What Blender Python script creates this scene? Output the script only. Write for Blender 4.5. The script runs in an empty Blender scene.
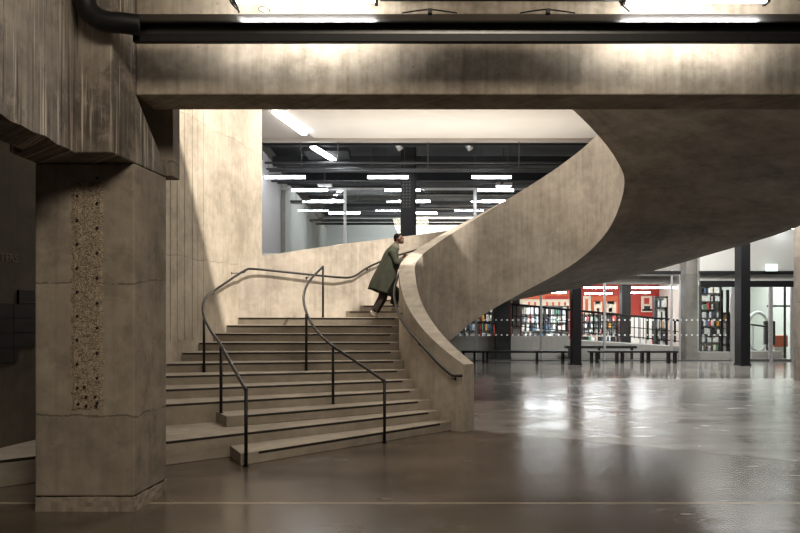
import bpy, bmesh, math, random
from mathutils import Vector, Matrix
random.seed(7)
S = bpy.context.scene
COL = S.collection
R = math.radians

# ------------------------------------------------------------------ camera
H0 = 313.65; F = 750.0; EYE = 2.126
cam_d = bpy.data.cameras.new('camera'); cam = bpy.data.objects.new('camera', cam_d); COL.objects.link(cam)
cam.location = (0, 0, EYE); cam.rotation_euler = (R(90), 0, 0)
cam_d.sensor_width = 36; cam_d.lens = F*36/800; cam_d.shift_y = (H0-266.5)/800
cam_d.clip_end = 300
S.camera = cam
# ------------------------------------------------------------------ world, exposure
w = bpy.data.worlds.new('world'); S.world = w; w.use_nodes = True
bg = w.node_tree.nodes['Background']; bg.inputs[0].default_value = (1.0, .92, .82, 1); bg.inputs[1].default_value = .045
S.view_settings.view_transform = 'Standard'; S.view_settings.look = 'None'
S.view_settings.gamma = 1; S.view_settings.use_curve_mapping = False; S.view_settings.exposure = 0.0
# ------------------------------------------------------------------ lights
def area(name, loc, target, size, power, col, size_y=None, spread=180):
    d = bpy.data.lights.new(name, 'AREA'); d.energy = power; d.color = col; d.size = size; d.spread = R(spread)
    if size_y: d.shape = 'RECTANGLE'; d.size_y = size_y
    o = bpy.data.objects.new(name, d); COL.objects.link(o); o.location = loc
    o.rotation_euler = (Vector(target)-Vector(loc)).to_track_quat('-Z', 'Y').to_euler()
    return o
WARM = (1, .87, .70); NEUT = (1, .95, .88); COOL = (1, .985, .955)
fd = bpy.data.lights.new('high_floodlight', 'SPOT'); fd.energy = 19000; fd.color = (1, .91, .79); fd.spot_size = R(43); fd.spot_blend = .45; fd.shadow_soft_size = .09
fo = bpy.data.objects.new('high_floodlight', fd); COL.objects.link(fo); fo.location = (6.0, 9.6, 15.0)
fo.rotation_euler = (Vector((-4.0, 17.4, 4.6))-fo.location).to_track_quat('-Z', 'Y').to_euler()
area('overhead_fill', (0.6, 15.6, 11.5), (1.4, 18.6, 3), 3.0, 620, (1, .92, .80))  # unseen overhead light added for the ribbon and outer balustrade
area('ribbon_fill_light', (1.6, 9.6, 5.5), (1.6, 16.5, 3.0), 4.0, 95, (1, .90, .76), .25)  # unseen fill added behind the lintel to lift the ribbon
area('hall_light_row', (9.5, 24, 8.6), (9.5, 25, 0), 6, 1150, COOL, 3)
area('hall_light_far', (12, 30, 7.2), (12, 31, 0), 7, 950, COOL, 1.5)
area('front_fill_light', (1.5, 1.0, 8.2), (-1.8, 8.2, 1.0), 4, 190, WARM, 1.5, 110)  # unseen front fill, added to brighten the pillar face
area('gallery_ceiling_fill', (1.2, 20.3, 4.5), (1.2, 20.3, 8), 7, 150, (1, .93, .84), .4)  # unseen upward fill added to brighten the white gallery ceiling
area('upper_room_wall_fill', (-1.2, 29.0, 7.5), (-4.1, 33, 5.3), 2.5, 170, (.97, .99, 1), .4)  # unseen fill added behind the girders for the room's left wall
area('upper_room_back_fill', (2.5, 38.2, 7.55), (2.5, 42, 6.6), 9, 420, (.97, .99, 1), .3)  # unseen fill added to brighten the room's far wall
area('shop_light', (9, 42.5, 4.6), (9, 42, 0), 12, 520, (1, .98, .95), 4)
area('lobby_light', (19, 41, 5.2), (19, 41, 0), 6, 800, (.96, 1, .97), 6)

# ------------------------------------------------------------------ helpers
def P(x, y, D):
    return Vector(((x-400)/F*D, D, EYE+(H0-y)/F*D))
def PX(x, D): return (x-400)/F*D
def PZ(y, D): return EYE+(H0-y)/F*D

class MB:
    def __init__(s): s.v = []; s.f = []; s.uv = None
    def box(s, x0, x1, y0, y1, z0, z1):
        b = len(s.v)
        s.v += [(x0,y0,z0),(x1,y0,z0),(x1,y1,z0),(x0,y1,z0),(x0,y0,z1),(x1,y0,z1),(x1,y1,z1),(x0,y1,z1)]
        s.f += [tuple(b+i for i in q) for q in ((0,3,2,1),(4,5,6,7),(0,1,5,4),(1,2,6,5),(2,3,7,6),(3,0,4,7))]
        return s
    def prism(s, poly, z0, z1):
        a = sum(poly[i][0]*poly[(i+1)%len(poly)][1]-poly[(i+1)%len(poly)][0]*poly[i][1] for i in range(len(poly)))
        if a < 0: poly = poly[::-1]
        b = len(s.v); n = len(poly)
        s.v += [(p[0],p[1],z0) for p in poly]+[(p[0],p[1],z1) for p in poly]
        s.f.append(tuple(b+n-1-i for i in range(n))); s.f.append(tuple(b+n+i for i in range(n)))
        for i in range(n):
            j = (i+1) % n; s.f.append((b+i, b+j, b+n+j, b+n+i))
        return s
    def obox(s, p, q, w, z0, z1):
        """box along the plan line p-q, w wide towards its left"""
        p = Vector(p[:2]); q = Vector(q[:2]); d = (q-p).normalized(); n = Vector((-d.y, d.x))*w
        return s.prism([tuple(p), tuple(q), tuple(q+n), tuple(p+n)], z0, z1)
    def tube(s, pts, r, n=10, taper=None):
        pts = [Vector(p) for p in pts]; b = len(s.v); m = len(pts)
        ref = None
        for i, p in enumerate(pts):
            t = (pts[min(i+1, m-1)]-pts[max(i-1, 0)]).normalized()
            if ref is None:
                ref = t.orthogonal().normalized()
            ref = (ref-t*ref.dot(t)).normalized(); bi = t.cross(ref)
            rr = taper[i] if taper else r
            for k in range(n):
                a = 2*math.pi*k/n
                s.v.append(tuple(p+(ref*math.cos(a)+bi*math.sin(a))*rr))
        for i in range(m-1):
            for k in range(n):
                k2 = (k+1) % n
                s.f.append((b+i*n+k, b+i*n+k2, b+(i+1)*n+k2, b+(i+1)*n+k))
        s.f.append(tuple(b+n-1-k for k in range(n))); s.f.append(tuple(b+(m-1)*n+k for k in range(n)))
        return s
    def ball(s, c, rx, ry=None, rz=None, n=14, m=9, rot=None):
        ry = ry or rx; rz = rz or rx; b = len(s.v); c = Vector(c)
        for i in range(m+1):
            t = math.pi*i/m
            for k in range(n):
                a = 2*math.pi*k/n
                v = Vector((rx*math.sin(t)*math.cos(a), ry*math.sin(t)*math.sin(a), rz*math.cos(t)))
                if rot: v = rot @ v
                s.v.append(tuple(c+v))
        for i in range(m):
            for k in range(n):
                k2 = (k+1) % n
                s.f.append((b+i*n+k, b+(i+1)*n+k, b+(i+1)*n+k2, b+i*n+k2))
        return s
    def capsule(s, p, q, r0, r1, n=12):
        p = Vector(p); q = Vector(q)
        s.tube([p, p.lerp(q, .33), p.lerp(q, .66), q], 0, n, [r0, r0*.67+r1*.33, r0*.33+r1*.67, r1])
        s.ball(p, r0, n=n, m=8); s.ball(q, r1, n=n, m=8)
        return s
    def build(s, name, mat, parent=None, bevel=0, smooth=False, clean=False):
        me = bpy.data.meshes.new(name); me.from_pydata(s.v, [], s.f); me.update()
        if clean:
            bm = bmesh.new(); bm.from_mesh(me); bmesh.ops.remove_doubles(bm, verts=bm.verts, dist=1e-5)
            bmesh.ops.recalc_face_normals(bm, faces=bm.faces); bm.to_mesh(me); bm.free()
        if s.uv:
            ul = me.uv_layers.new(name='UVMap')
            for pl in me.polygons:
                for li in pl.loop_indices: ul.data[li].uv = s.uv[me.loops[li].vertex_index]
        if mat: me.materials.append(mat)
        if smooth:
            for p in me.polygons: p.use_smooth = True
        o = bpy.data.objects.new(name, me); COL.objects.link(o)
        if parent: o.parent = parent; o.matrix_parent_inverse = Matrix.Translation(-Vector(parent.location)) if parent.type == 'EMPTY' and parent.parent is None and parent.rotation_euler.z == 0 else Matrix()
        if bevel:
            m = o.modifiers.new('bevel', 'BEVEL'); m.width = bevel; m.segments = 2; m.limit_method = 'ANGLE'
        return o
def tag(o, label=None, cat=None, group=None, kind=None):
    if label: o['label'] = label
    if cat: o['category'] = cat
    if group: o['group'] = group
    if kind: o['kind'] = kind
    return o
def thing(name, loc, label, cat, group=None):
    o = bpy.data.objects.new(name, None); COL.objects.link(o); o.location = loc; o.empty_display_size = .2
    return tag(o, label, cat, group)
def struct(o): o['kind'] = 'structure'; return o
def curve(keys, t):
    """cubic Hermite through (t, value) keys sorted by falling t"""
    ks = sorted(keys); n = len(ks)
    if t <= ks[0][0]: return ks[0][1]+(t-ks[0][0])*(ks[1][1]-ks[0][1])/(ks[1][0]-ks[0][0])
    if t >= ks[-1][0]: return ks[-1][1]
    for i in range(n-1):
        if ks[i][0] <= t <= ks[i+1][0]: break
    def sl(j):
        a = max(j-1, 0); b = min(j+1, n-1); return (ks[b][1]-ks[a][1])/(ks[b][0]-ks[a][0])
    h = ks[i+1][0]-ks[i][0]; u = (t-ks[i][0])/h; m0 = sl(i)*h; m1 = sl(i+1)*h
    return (2*u**3-3*u*u+1)*ks[i][1]+(u**3-2*u*u+u)*m0+(-2*u**3+3*u*u)*ks[i+1][1]+(u**3-u*u)*m1
def spline(pts, sub=6):
    pts = [Vector(p) for p in pts]; out = []
    for i in range(len(pts)-1):
        p0 = pts[max(i-1, 0)]; p1 = pts[i]; p2 = pts[i+1]; p3 = pts[min(i+2, len(pts)-1)]
        for k in range(sub):
            t = k/sub
            out.append(.5*((2*p1)+(p2-p0)*t+(2*p0-5*p1+4*p2-p3)*t*t+(3*p1-p0-3*p2+p3)*t**3))
    return out+[pts[-1]]

# ------------------------------------------------------------------ materials
class NT:
    def __init__(s, name):
        s.m = bpy.data.materials.new(name); s.m.use_nodes = True; s.t = s.m.node_tree
        s.b = s.t.nodes['Principled BSDF']
    def n(s, typ, **kw):
        nd = s.t.nodes.new(typ)
        for k, v in kw.items():
            if k.startswith('i_'):
                nd.inputs[int(k[2:])].default_value = v
            else: setattr(nd, k, v)
        return nd
    def l(s, a, b): s.t.links.new(a, b)
    def math(s, op, a, b=None, c=None):
        nd = s.n('ShaderNodeMath', operation=op)
        for i, x in enumerate((a, b, c)):
            if x is None: continue
            if isinstance(x, (int, float)): nd.inputs[i].default_value = x
            else: s.l(x, nd.inputs[i])
        return nd.outputs[0]
    def mix(s, fac, a, b, blend='MIX'):
        nd = s.n('ShaderNodeMix', data_type='RGBA', blend_type=blend)
        for sock, x in ((nd.inputs[0], fac), (nd.inputs[6], a), (nd.inputs[7], b)):
            if isinstance(x, (int, float)): sock.default_value = x
            elif isinstance(x, tuple): sock.default_value = (*x[:3], 1)
            else: s.l(x, sock)
        return nd.outputs[2]
    def ramp(s, fac, a, b):
        nd = s.n('ShaderNodeMapRange'); nd.inputs[1].default_value = a; nd.inputs[2].default_value = b
        s.l(fac, nd.inputs[0]); return nd.outputs[0]
    def noise(s, vec, scale, detail=4, rough=.55):
        nd = s.n('ShaderNodeTexNoise'); nd.inputs['Scale'].default_value = scale; nd.inputs['Detail'].default_value = detail
        nd.inputs['Roughness'].default_value = rough; s.l(vec, nd.inputs['Vector']); return nd.outputs[0]

def concrete(name, a, b, uv=False, board=0.0, bstr=.12, streak=.35, mott=1.0, rough=.82, bump=.25, pits=.5, vert=True, drip=0, gapk=.10, joint=None, stain=0):
    t = NT(name)
    if uv:
        src = t.n('ShaderNodeUVMap').outputs[0]
        sx = t.n('ShaderNodeSeparateXYZ'); t.l(src, sx.inputs[0])
        u = sx.outputs[0]; v = sx.outputs[1]
        pos = src
    else:
        pos = t.n('ShaderNodeNewGeometry').outputs['Position']
        sx = t.n('ShaderNodeSeparateXYZ'); t.l(pos, sx.inputs[0])
        u = t.math('ADD', sx.outputs[0], sx.outputs[1]); v = sx.outputs[2]
    if not vert: u, v = v, u
    cv = t.n('ShaderNodeCombineXYZ'); t.l(t.math('MULTIPLY', u, 7.0), cv.inputs[0]); t.l(t.math('MULTIPLY', v, .55), cv.inputs[1])
    st = t.noise(cv.outputs[0], 1.6, 5, .6)
    big = t.noise(pos, .9, 6, .62)
    med = t.noise(pos, 5.5, 5, .6)
    f = t.math('ADD', t.math('MULTIPLY', t.math('SUBTRACT', big, .5), 2.8*mott), t.math('MULTIPLY', t.math('SUBTRACT', st, .5), 3.0*streak))
    f = t.math('ADD', f, t.math('MULTIPLY', t.math('SUBTRACT', med, .5), 1.3*mott))
    h = t.math('MULTIPLY', med, .35)
    if board:
        q = t.math('DIVIDE', u, board); fl = t.math('FLOOR', q)
        wn = t.n('ShaderNodeTexWhiteNoise', noise_dimensions='1D'); t.l(fl, wn.inputs['W'])
        f = t.math('ADD', f, t.math('MULTIPLY', t.math('SUBTRACT', wn.outputs[0], .5), bstr*2))
        fr = t.math('FRACT', q); gap = t.math('LESS_THAN', fr, .05)
        f = t.math('SUBTRACT', f, t.math('MULTIPLY', gap, gapk))
        h = t.math('SUBTRACT', t.math('ADD', h, t.math('MULTIPLY', wn.outputs[0], .25)), t.math('MULTIPLY', gap, .35))
    if joint:
        sp, off = joint
        wob = t.math('MULTIPLY', t.math('SUBTRACT', big, .5), .35)
        jf = t.math('FRACT', t.math('DIVIDE', t.math('SUBTRACT', t.math('ADD', v, wob), off), sp))
        jl = t.math('MULTIPLY', t.math('LESS_THAN', jf, .02/sp), t.math('GREATER_THAN', med, .44))
        f = t.math('SUBTRACT', f, t.math('MULTIPLY', jl, .55)); h = t.math('SUBTRACT', h, jl)
        sid = t.n('ShaderNodeTexWhiteNoise', noise_dimensions='1D'); t.l(t.math('FLOOR', t.math('DIVIDE', t.math('SUBTRACT', t.math('ADD', v, wob), off), sp)), sid.inputs['W'])
        f = t.math('ADD', f, t.math('MULTIPLY', t.math('SUBTRACT', sid.outputs[0], .5), .25))
    fac = t.math('ADD', f, .5)
    fac = t.ramp(fac, 0, 1)
    colr = t.mix(fac, a, b)
    if stain:
        sn = t.noise(pos, 1.3, 8, .72); s2 = t.noise(pos, 2.9, 8, .75)
        colr = t.mix(t.math('MULTIPLY', t.ramp(sn, .53, .60), stain), colr, tuple(x*.55 for x in a))
        colr = t.mix(t.math('MULTIPLY', t.ramp(s2, .58, .66), stain*.7), colr, tuple(min(1, x*1.25) for x in b))
    if drip:
        cd = t.n('ShaderNodeCombineXYZ'); t.l(t.math('MULTIPLY', u, 16.0), cd.inputs[0]); t.l(t.math('MULTIPLY', v, .5), cd.inputs[1])
        dn = t.noise(cd.outputs[0], 1.3, 3, .5)
        colr = t.mix(t.math('MULTIPLY', t.ramp(dn, .56, .68), drip), colr, tuple(min(1, x*2.0) for x in b))
        colr = t.mix(t.math('MULTIPLY', t.ramp(dn, .42, .32), drip), colr, tuple(x*.35 for x in a))
    if pits:
        vo = t.n('ShaderNodeTexVoronoi'); vo.inputs['Scale'].default_value = 9; t.l(pos, vo.inputs['Vector'])
        pt = t.math('LESS_THAN', vo.outputs['Distance'], .07)
        pm = t.math('GREATER_THAN', med, .53)
        pp = t.math('MULTIPLY', t.math('MULTIPLY', pt, pm), pits)
        colr = t.mix(pp, colr, tuple(x*.3 for x in a)); h = t.math('SUBTRACT', h, pp)
    t.l(colr, t.b.inputs['Base Color'])
    t.b.inputs['Roughness'].default_value = rough
    fine = t.noise(pos, 60, 3, .6)
    h = t.math('ADD', h, t.math('MULTIPLY', fine, .12))
    bp = t.n('ShaderNodeBump'); bp.inputs['Strength'].default_value = bump; bp.inputs['Distance'].default_value = .02
    t.l(h, bp.inputs['Height']); t.l(bp.outputs[0], t.b.inputs['Normal'])
    return t.m
def plain(name, col, rough=.5, metal=0, var=.15, scale=6, spec=.5):
    t = NT(name); pos = t.n('ShaderNodeTexCoord').outputs['Object']
    nz = t.noise(pos, scale, 3)
    c = t.mix(t.ramp(nz, .3, .7), tuple(x*(1-var) for x in col), tuple(min(1, x*(1+var)) for x in col))
    t.l(c, t.b.inputs['Base Color']); t.b.inputs['Metallic'].default_value = metal
    t.b.inputs['Specular IOR Level'].default_value = spec
    t.l(t.math('ADD', t.math('MULTIPLY', nz, .12), rough-.06), t.b.inputs['Roughness'])
    return t.m
def emit(name, col, strength):
    t = NT(name); t.b.inputs['Base Color'].default_value = (*col, 1); t.b.inputs['Emission Color'].default_value = (*col, 1)
    t.b.inputs['Emission Strength'].default_value = strength; return t.m

M = {}
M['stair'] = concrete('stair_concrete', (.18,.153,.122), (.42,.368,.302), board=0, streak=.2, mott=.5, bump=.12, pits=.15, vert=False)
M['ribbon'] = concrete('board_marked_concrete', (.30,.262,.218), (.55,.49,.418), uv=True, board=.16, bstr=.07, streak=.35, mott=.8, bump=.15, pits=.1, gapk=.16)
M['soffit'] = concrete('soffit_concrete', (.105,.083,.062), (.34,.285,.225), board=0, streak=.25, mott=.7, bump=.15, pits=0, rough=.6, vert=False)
M['wall'] = concrete('wall_concrete', (.30,.26,.205), (.60,.53,.435), board=1.1, bstr=.05, streak=.22, mott=.7, bump=.2, pits=.2, gapk=.05, joint=(2.85, .40), stain=.15)
M['shadewall'] = concrete('shaded_wall_concrete', (.030,.023,.016), (.095,.073,.052), board=0, streak=.2, mott=.7, bump=.25, pits=.2)  # tall wall's concrete with the shade of its near end in the colour
M['pillar'] = concrete('pillar_concrete', (.14,.118,.092), (.42,.36,.29), board=.62, bstr=.06, streak=.15, mott=.55, bump=.35, pits=.5, gapk=.05, joint=(1.45, 1.02), stain=.3)
M['corbel'] = concrete('stained_concrete', (.095,.078,.062), (.33,.29,.245), board=.3, bstr=.08, streak=.3, mott=.7, bump=.4, pits=.3, drip=.8, gapk=.06, stain=.6)
M['beam'] = concrete('beam_concrete', (.17,.140,.105), (.50,.43,.345), board=.9, bstr=.10, streak=.38, mott=.75, bump=.35, pits=.9, gapk=.08, stain=.32)
M['plinth'] = concrete('lower_wall_concrete', (.34,.33,.31), (.50,.485,.455), board=0, streak=.1, mott=.4, bump=.1, pits=0)
M['hallwall'] = plain('pale_grey_paint', (.50,.49,.46), .8, var=.05, scale=1)
M['white'] = plain('white_paint', (.80,.76,.70), .8, var=.03, scale=1)
M['lobby'] = plain('lobby_paint', (.60,.65,.62), .8, var=.03, scale=1)
M['lilac'] = plain('cool_grey_paint', (.42,.42,.43), .7, var=.03, scale=1)
M['green'] = plain('grey_green_paint', (.36,.38,.365), .7, var=.04, scale=1)
M['greybrown'] = plain('grey_brown_ceiling', (.42,.38,.34), .8, var=.06, scale=1)
M['blackmetal'] = plain('black_metal', (.008,.008,.009), .5, .0, .3, 12, .3)
M['blacksteel'] = plain('black_painted_steel', (.009,.008,.008), .32, .0, .3, 9, 1.0)
M['rail'] = plain('dark_bronze_rail', (.014,.012,.012), .4, .1, .2, 9)
M['darkceil'] = plain('dark_ceiling', (.009,.010,.013), .7, 0, .3, 2)
M['duct'] = plain('galvanised_metal', (.075,.078,.082), .45, .4, .2, 8)
M['silver'] = plain('silver_frame', (.50,.50,.51), .35, .6, .08, 8)
M['strip'] = plain('nosing_rubber', (.012,.011,.010), .6, 0, .2, 14)
M['col_grey'] = plain('grey_column_paint', (.24,.225,.205), .55, 0, .15, 3)
M['tube'] = emit('tube_light_front', (1, .965, .91), 85)
M['tube2'] = emit('tube_light_room', (.95, .97, 1), 26)
M['tube3'] = emit('tube_light_shop', (.9, .97, 1), 34)
M['exit'] = emit('exit_sign_face', (.75, 1, .88), 1.6)
M['dots'] = plain('white_vinyl', (.75,.75,.75), .6)
M['red'] = plain('red_paint', (.50,.045,.03), .6, 0, .12, 2)
M['orange'] = plain('orange_red_paint', (.62,.13,.05), .6, 0, .1, 2)
M['cream'] = plain('cream_paper', (.75,.68,.55), .7, 0, .1, 5)
M['ringgrey'] = plain('pale_ring_vinyl', (.40,.42,.41), .6)
M['skin'] = plain('brown_skin', (.105,.050,.030), .5, 0, .1, 20)
M['hair'] = plain('black_hair', (.006,.005,.005), .9, 0, .3, 60, .1)
M['coat'] = plain('olive_wool', (.026,.029,.017), .9, 0, .25, 9)
M['collar'] = plain('olive_grey_collar', (.075,.078,.052), .9, 0, .2, 9)
M['trouser'] = plain('dark_brown_cloth', (.022,.013,.010), .9, 0, .2, 12)
M['shoe'] = plain('pale_trainer', (.62,.56,.50), .6, 0, .12, 30)
M['sole'] = plain('pale_sole', (.45,.40,.36), .7)
M['ink'] = plain('black_print', (.03,.03,.035), .7)

def glass(name, tint=(.955, .96, .955), gl=.045):
    t = NT(name); out = [n for n in t.t.nodes if n.type == 'OUTPUT_MATERIAL'][0]
    tr = t.n('ShaderNodeBsdfTransparent'); tr.inputs[0].default_value = (*tint, 1)
    g = t.n('ShaderNodeBsdfGlossy'); g.inputs['Roughness'].default_value = .02; g.inputs[0].default_value = (.9, .95, .95, 1)
    mx = t.n('ShaderNodeMixShader'); mx.inputs[0].default_value = gl
    t.l(tr.outputs[0], mx.inputs[1]); t.l(g.outputs[0], mx.inputs[2]); t.l(mx.outputs[0], out.inputs['Surface'])
    return t.m
M['glass'] = glass('clear_glass')

def floor_mat():
    t = NT('polished_concrete_floor'); pos = t.n('ShaderNodeNewGeometry').outputs['Position']
    sx = t.n('ShaderNodeSeparateXYZ'); t.l(pos, sx.inputs[0]); X, Y = sx.outputs[0], sx.outputs[1]
    big = t.noise(pos, .45, 6, .6); med = t.noise(pos, 2.6, 6, .65)
    cv = t.n('ShaderNodeCombineXYZ'); t.l(t.math('MULTIPLY', X, .5), cv.inputs[0]); t.l(t.math('MULTIPLY', Y, 1.6), cv.inputs[1])
    sw = t.noise(cv.outputs[0], .9, 5, .6)
    f = t.ramp(t.math('ADD', t.math('MULTIPLY', big, .6), t.math('ADD', t.math('MULTIPLY', med, .25), t.math('MULTIPLY', sw, .35))), .38, .82)
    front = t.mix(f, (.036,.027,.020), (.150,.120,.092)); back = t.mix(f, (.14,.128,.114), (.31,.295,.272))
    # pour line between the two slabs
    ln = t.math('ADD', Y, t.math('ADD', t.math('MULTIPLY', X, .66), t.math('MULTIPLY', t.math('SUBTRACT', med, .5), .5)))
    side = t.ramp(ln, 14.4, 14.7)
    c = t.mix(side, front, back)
    wob = t.math('MULTIPLY', t.math('SUBTRACT', med, .5), .08)
    j = t.math('LESS_THAN', t.math('ABSOLUTE', t.math('ADD', t.math('SUBTRACT', Y, 8.42), wob)), .035)
    c = t.mix(t.math('MULTIPLY', j, .55), c, (.42,.36,.28))
    def seam(a, b, c0, wdt, k):
        nonlocal c
        e = t.math('ABSOLUTE', t.math('SUBTRACT', t.math('ADD', t.math('MULTIPLY', X, a), t.math('MULTIPLY', Y, b)), c0))
        e = t.math('LESS_THAN', t.math('ADD', e, t.math('MULTIPLY', wob, .5)), wdt)
        c = t.mix(t.math('MULTIPLY', e, k), c, (.06, .05, .04))
    seam(-.10, 1, 14.9, .02, .5); seam(-.03, 1, 24.6, .04, .5); seam(.66, 1, 14.4, .015, .6)
    t.l(c, t.b.inputs['Base Color'])
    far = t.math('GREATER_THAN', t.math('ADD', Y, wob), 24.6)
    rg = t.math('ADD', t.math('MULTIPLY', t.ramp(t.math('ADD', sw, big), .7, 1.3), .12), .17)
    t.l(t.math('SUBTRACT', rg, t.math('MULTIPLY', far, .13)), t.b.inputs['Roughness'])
    t.b.inputs['Specular IOR Level'].default_value = .42
    bp = t.n('ShaderNodeBump'); bp.inputs['Strength'].default_value = .10; bp.inputs['Distance'].default_value = .02
    t.l(t.math('ADD', t.math('MULTIPLY', sw, .8), t.math('MULTIPLY', big, 1.5)), bp.inputs['Height']); t.l(bp.outputs[0], t.b.inputs['Normal'])
    return t.m
M['floor'] = floor_mat()

# ------------------------------------------------------------------ shell
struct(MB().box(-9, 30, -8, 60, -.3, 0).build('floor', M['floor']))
def wx(D): return -7.41+.21*D            # inner face of the tall left wall
W0 = Vector((-3.76, 17.4))
struct(MB().prism([(wx(11.4), 11.4), (wx(18.8), 18.8), (wx(18.8)-.7, 18.8), (wx(11.4)-.7, 11.4)], 0, 11).build('wall_left', M['wall'], clean=True))
wl = struct(MB().prism([(wx(-6), -6), (wx(11.4), 11.4), (wx(11.4)-.7, 11.4), (wx(-6)-.7, -6)], 0, 11).build('wall_left', M['shadewall'], clean=True))  # near stretch of the same wall, its shade put into the colour
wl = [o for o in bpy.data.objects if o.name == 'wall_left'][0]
d_ = 13.35; q_ = 0
while d_ < 15.85:      # board-marked band of the tall wall: narrow boards, alternately proud
    e_ = d_+random.uniform(.11, .17)
    if q_ % 2 == 0:
        MB().obox((wx(e_), e_), (wx(d_), d_), random.uniform(.006, .012), 0.9 if d_ < 14 else 1.6, 10.9).build('board_mark', M['wall'], wl, bevel=.003)
    d_ = e_; q_ += 1
struct(MB().box(-9, 13, -8, 12.3, 9.7, 10.0).build('ceiling', M['soffit']))  # unseen slab overhead, edge placed to cast the tall wall's diagonal shadow

# ------------------------------------------------------------------ beams and pillar in front
pil = thing('concrete_pillar', (-3.385, 8.45, 0), 'massive square raw concrete pillar standing in the left foreground', 'pillar')
PP = [(-3.92, 8.05), (-2.85, 8.05), (-2.77, 8.90), (-3.90, 8.90)]
MB().prism(PP, .165, 3.74).build('shaft', M['pillar'], pil, bevel=.018)
mb = MB(); n_ = 26; ring_ = []
for a_, b_ in zip(PP, PP[1:]+PP[:1]):
    for i_ in range(n_): ring_.append(tuple(Vector(a_).lerp(Vector(b_), i_/n_)))
cc_ = Vector((-3.36, 8.47)); N_ = len(ring_); lev = (0, .05, .11, .155)
for z_ in lev:
    for p_ in ring_:
        p_ = Vector(p_); o_ = (p_-cc_).normalized()*random.uniform(-.018, .012); mb.v.append((p_.x+o_.x*.6, p_.y+o_.y*.6, z_+(random.uniform(-.012, .008) if z_ > .1 else 0)))
for l_ in range(3):
    for i_ in range(N_):
        k_ = (i_+1) % N_; mb.f.append((l_*N_+i_, l_*N_+k_, (l_+1)*N_+k_, (l_+1)*N_+i_))
mb.f.append(tuple(3*N_+i_ for i_ in range(N_)))
tag(mb.build('base', M['pillar'], pil), 'chipped rough base')
# exposed aggregate strip with its bolt holes
def aggregate():
    t = NT('exposed_aggregate'); pos = t.n('ShaderNodeNewGeometry').outputs['Position']
    vo = t.n('ShaderNodeTexVoronoi'); vo.inputs['Scale'].default_value = 75; t.l(pos, vo.inputs['Vector'])
    sep = t.n('ShaderNodeSeparateColor'); t.l(vo.outputs['Color'], sep.inputs[0])
    c = t.mix(sep.outputs[0], (.22,.17,.115), (.48,.405,.30))
    c = t.mix(t.ramp(vo.outputs['Distance'], .5, .9), c, (.12,.09,.06))
    t.l(c, t.b.inputs['Base Color']); t.b.inputs['Roughness'].default_value = .9
    bp = t.n('ShaderNodeBump'); bp.inputs['Strength'].default_value = .8; bp.inputs['Distance'].default_value = .01; bp.invert = True
    t.l(vo.outputs['Distance'], bp.inputs['Height']); t.l(bp.outputs[0], t.b.inputs['Normal'])
    return t.m
M['agg'] = aggregate()
mb = MB(); nx, nz = 9, 60
xa, xb = PX(71, 8.05), PX(104, 8.05); za, zb_ = PZ(411, 8.05), PZ(180, 8.05)
for i in range(nz+1):
    for k in range(nx+1):
        e = (.012 if k in (0, nx) else 0)
        u = xa+(xb-xa)*k/nx+(random.uniform(-.02, .02) if k in (0, nx) else 0)
        mb.v.append((u, 8.052-(0 if k in (0, nx) or i in (0, nz) else random.uniform(.004, .018)), za+(zb_-za)*i/nz))
for i in range(nz):
    for k in range(nx):
        a = i*(nx+1)+k; mb.f.append((a, a+1, a+nx+2, a+nx+1))
tag(mb.build('aggregate_strip', M['agg'], pil), 'rough strip of exposed pebbly aggregate')
proto = None
holes = [(77, y) for y in range(196, 400, 24)]+[(97, y) for y in range(178, 405, 25)]+[(78, 404), (86, 397), (86, 406), (95, 397), (96, 406), (84, 387)]
for hx, hy in holes:
    if proto is None:
        proto = MB().tube([(0, 0, 0), (0, -.006, 0), (0, -.006, 0)], .012, 10, [.016, .016, .009]).build('bolt_hole', M['trouser'], pil)
        o = proto
    else:
        o = proto.copy(); COL.objects.link(o); o.parent = pil
    o.matrix_parent_inverse = Matrix.Translation(-Vector(pil.location))
    o.location = (PX(hx, 8.03), 8.036, PZ(hy, 8.03))
# corbel, depthwise beam and hanging stub
prof = [(7.54, 3.745), (8.90, 3.745), (8.90, 3.84), (8.095, 4.49), (8.095, 6.6), (7.54, 6.6)]
mb = MB()
for xs_ in (0, 1):
    for (D_, z_) in prof: mb.v.append((-3.93 if xs_ == 0 else -2.85+.094*(D_-8.05), D_, z_))
n_ = len(prof); mb.f = [tuple(range(n_)), tuple(range(2*n_-1, n_-1, -1))]+[(i_, n_+i_, n_+(i_+1) % n_, (i_+1) % n_) for i_ in range(n_)]
cor = tag(mb.build('concrete_corbel', M['corbel'], clean=True, bevel=.015), 'water-streaked concrete corbel block on top of the foreground pillar', 'corbel')
# ragged lower arris of the beam that comes towards the camera
mb = MB(); n = 40
for i in range(n+1):
    D = 7.54-i*8.5/n
    z = 3.74+(random.uniform(-.006, .012) if 0 < i < n else 0)+(.02 if i in (3, 7, 8) else 0)
    mb.v += [(-3.26, D, z), (-3.26, D, 6.6), (-3.72, D, 6.6), (-3.72, D, 3.74)]
for i in range(n):
    a = i*4
    for k in range(4): mb.f.append((a+k, a+(k+1) % 4, a+4+(k+1) % 4, a+4+k))
mb.f.append((3, 2, 1, 0)); mb.f.append((n*4, n*4+1, n*4+2, n*4+3))
mb2 = mb.build('concrete_beam', M['corbel'], clean=True)
tag(mb2, 'weathered concrete beam coming forward at top left with ragged lower edge', 'beam')
tag(MB().box(-3.4, -2.715, 8.97, 9.25, 3.77, 6.6).build('concrete_hanging_block', M['pillar'], bevel=.01),
    'dark concrete block hanging behind the pillar head', 'beam')
bm_ = thing('concrete_lintel', (3, 8.4, 4.49), 'wide concrete lintel beam crossing the whole top of the view', 'beam')
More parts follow.
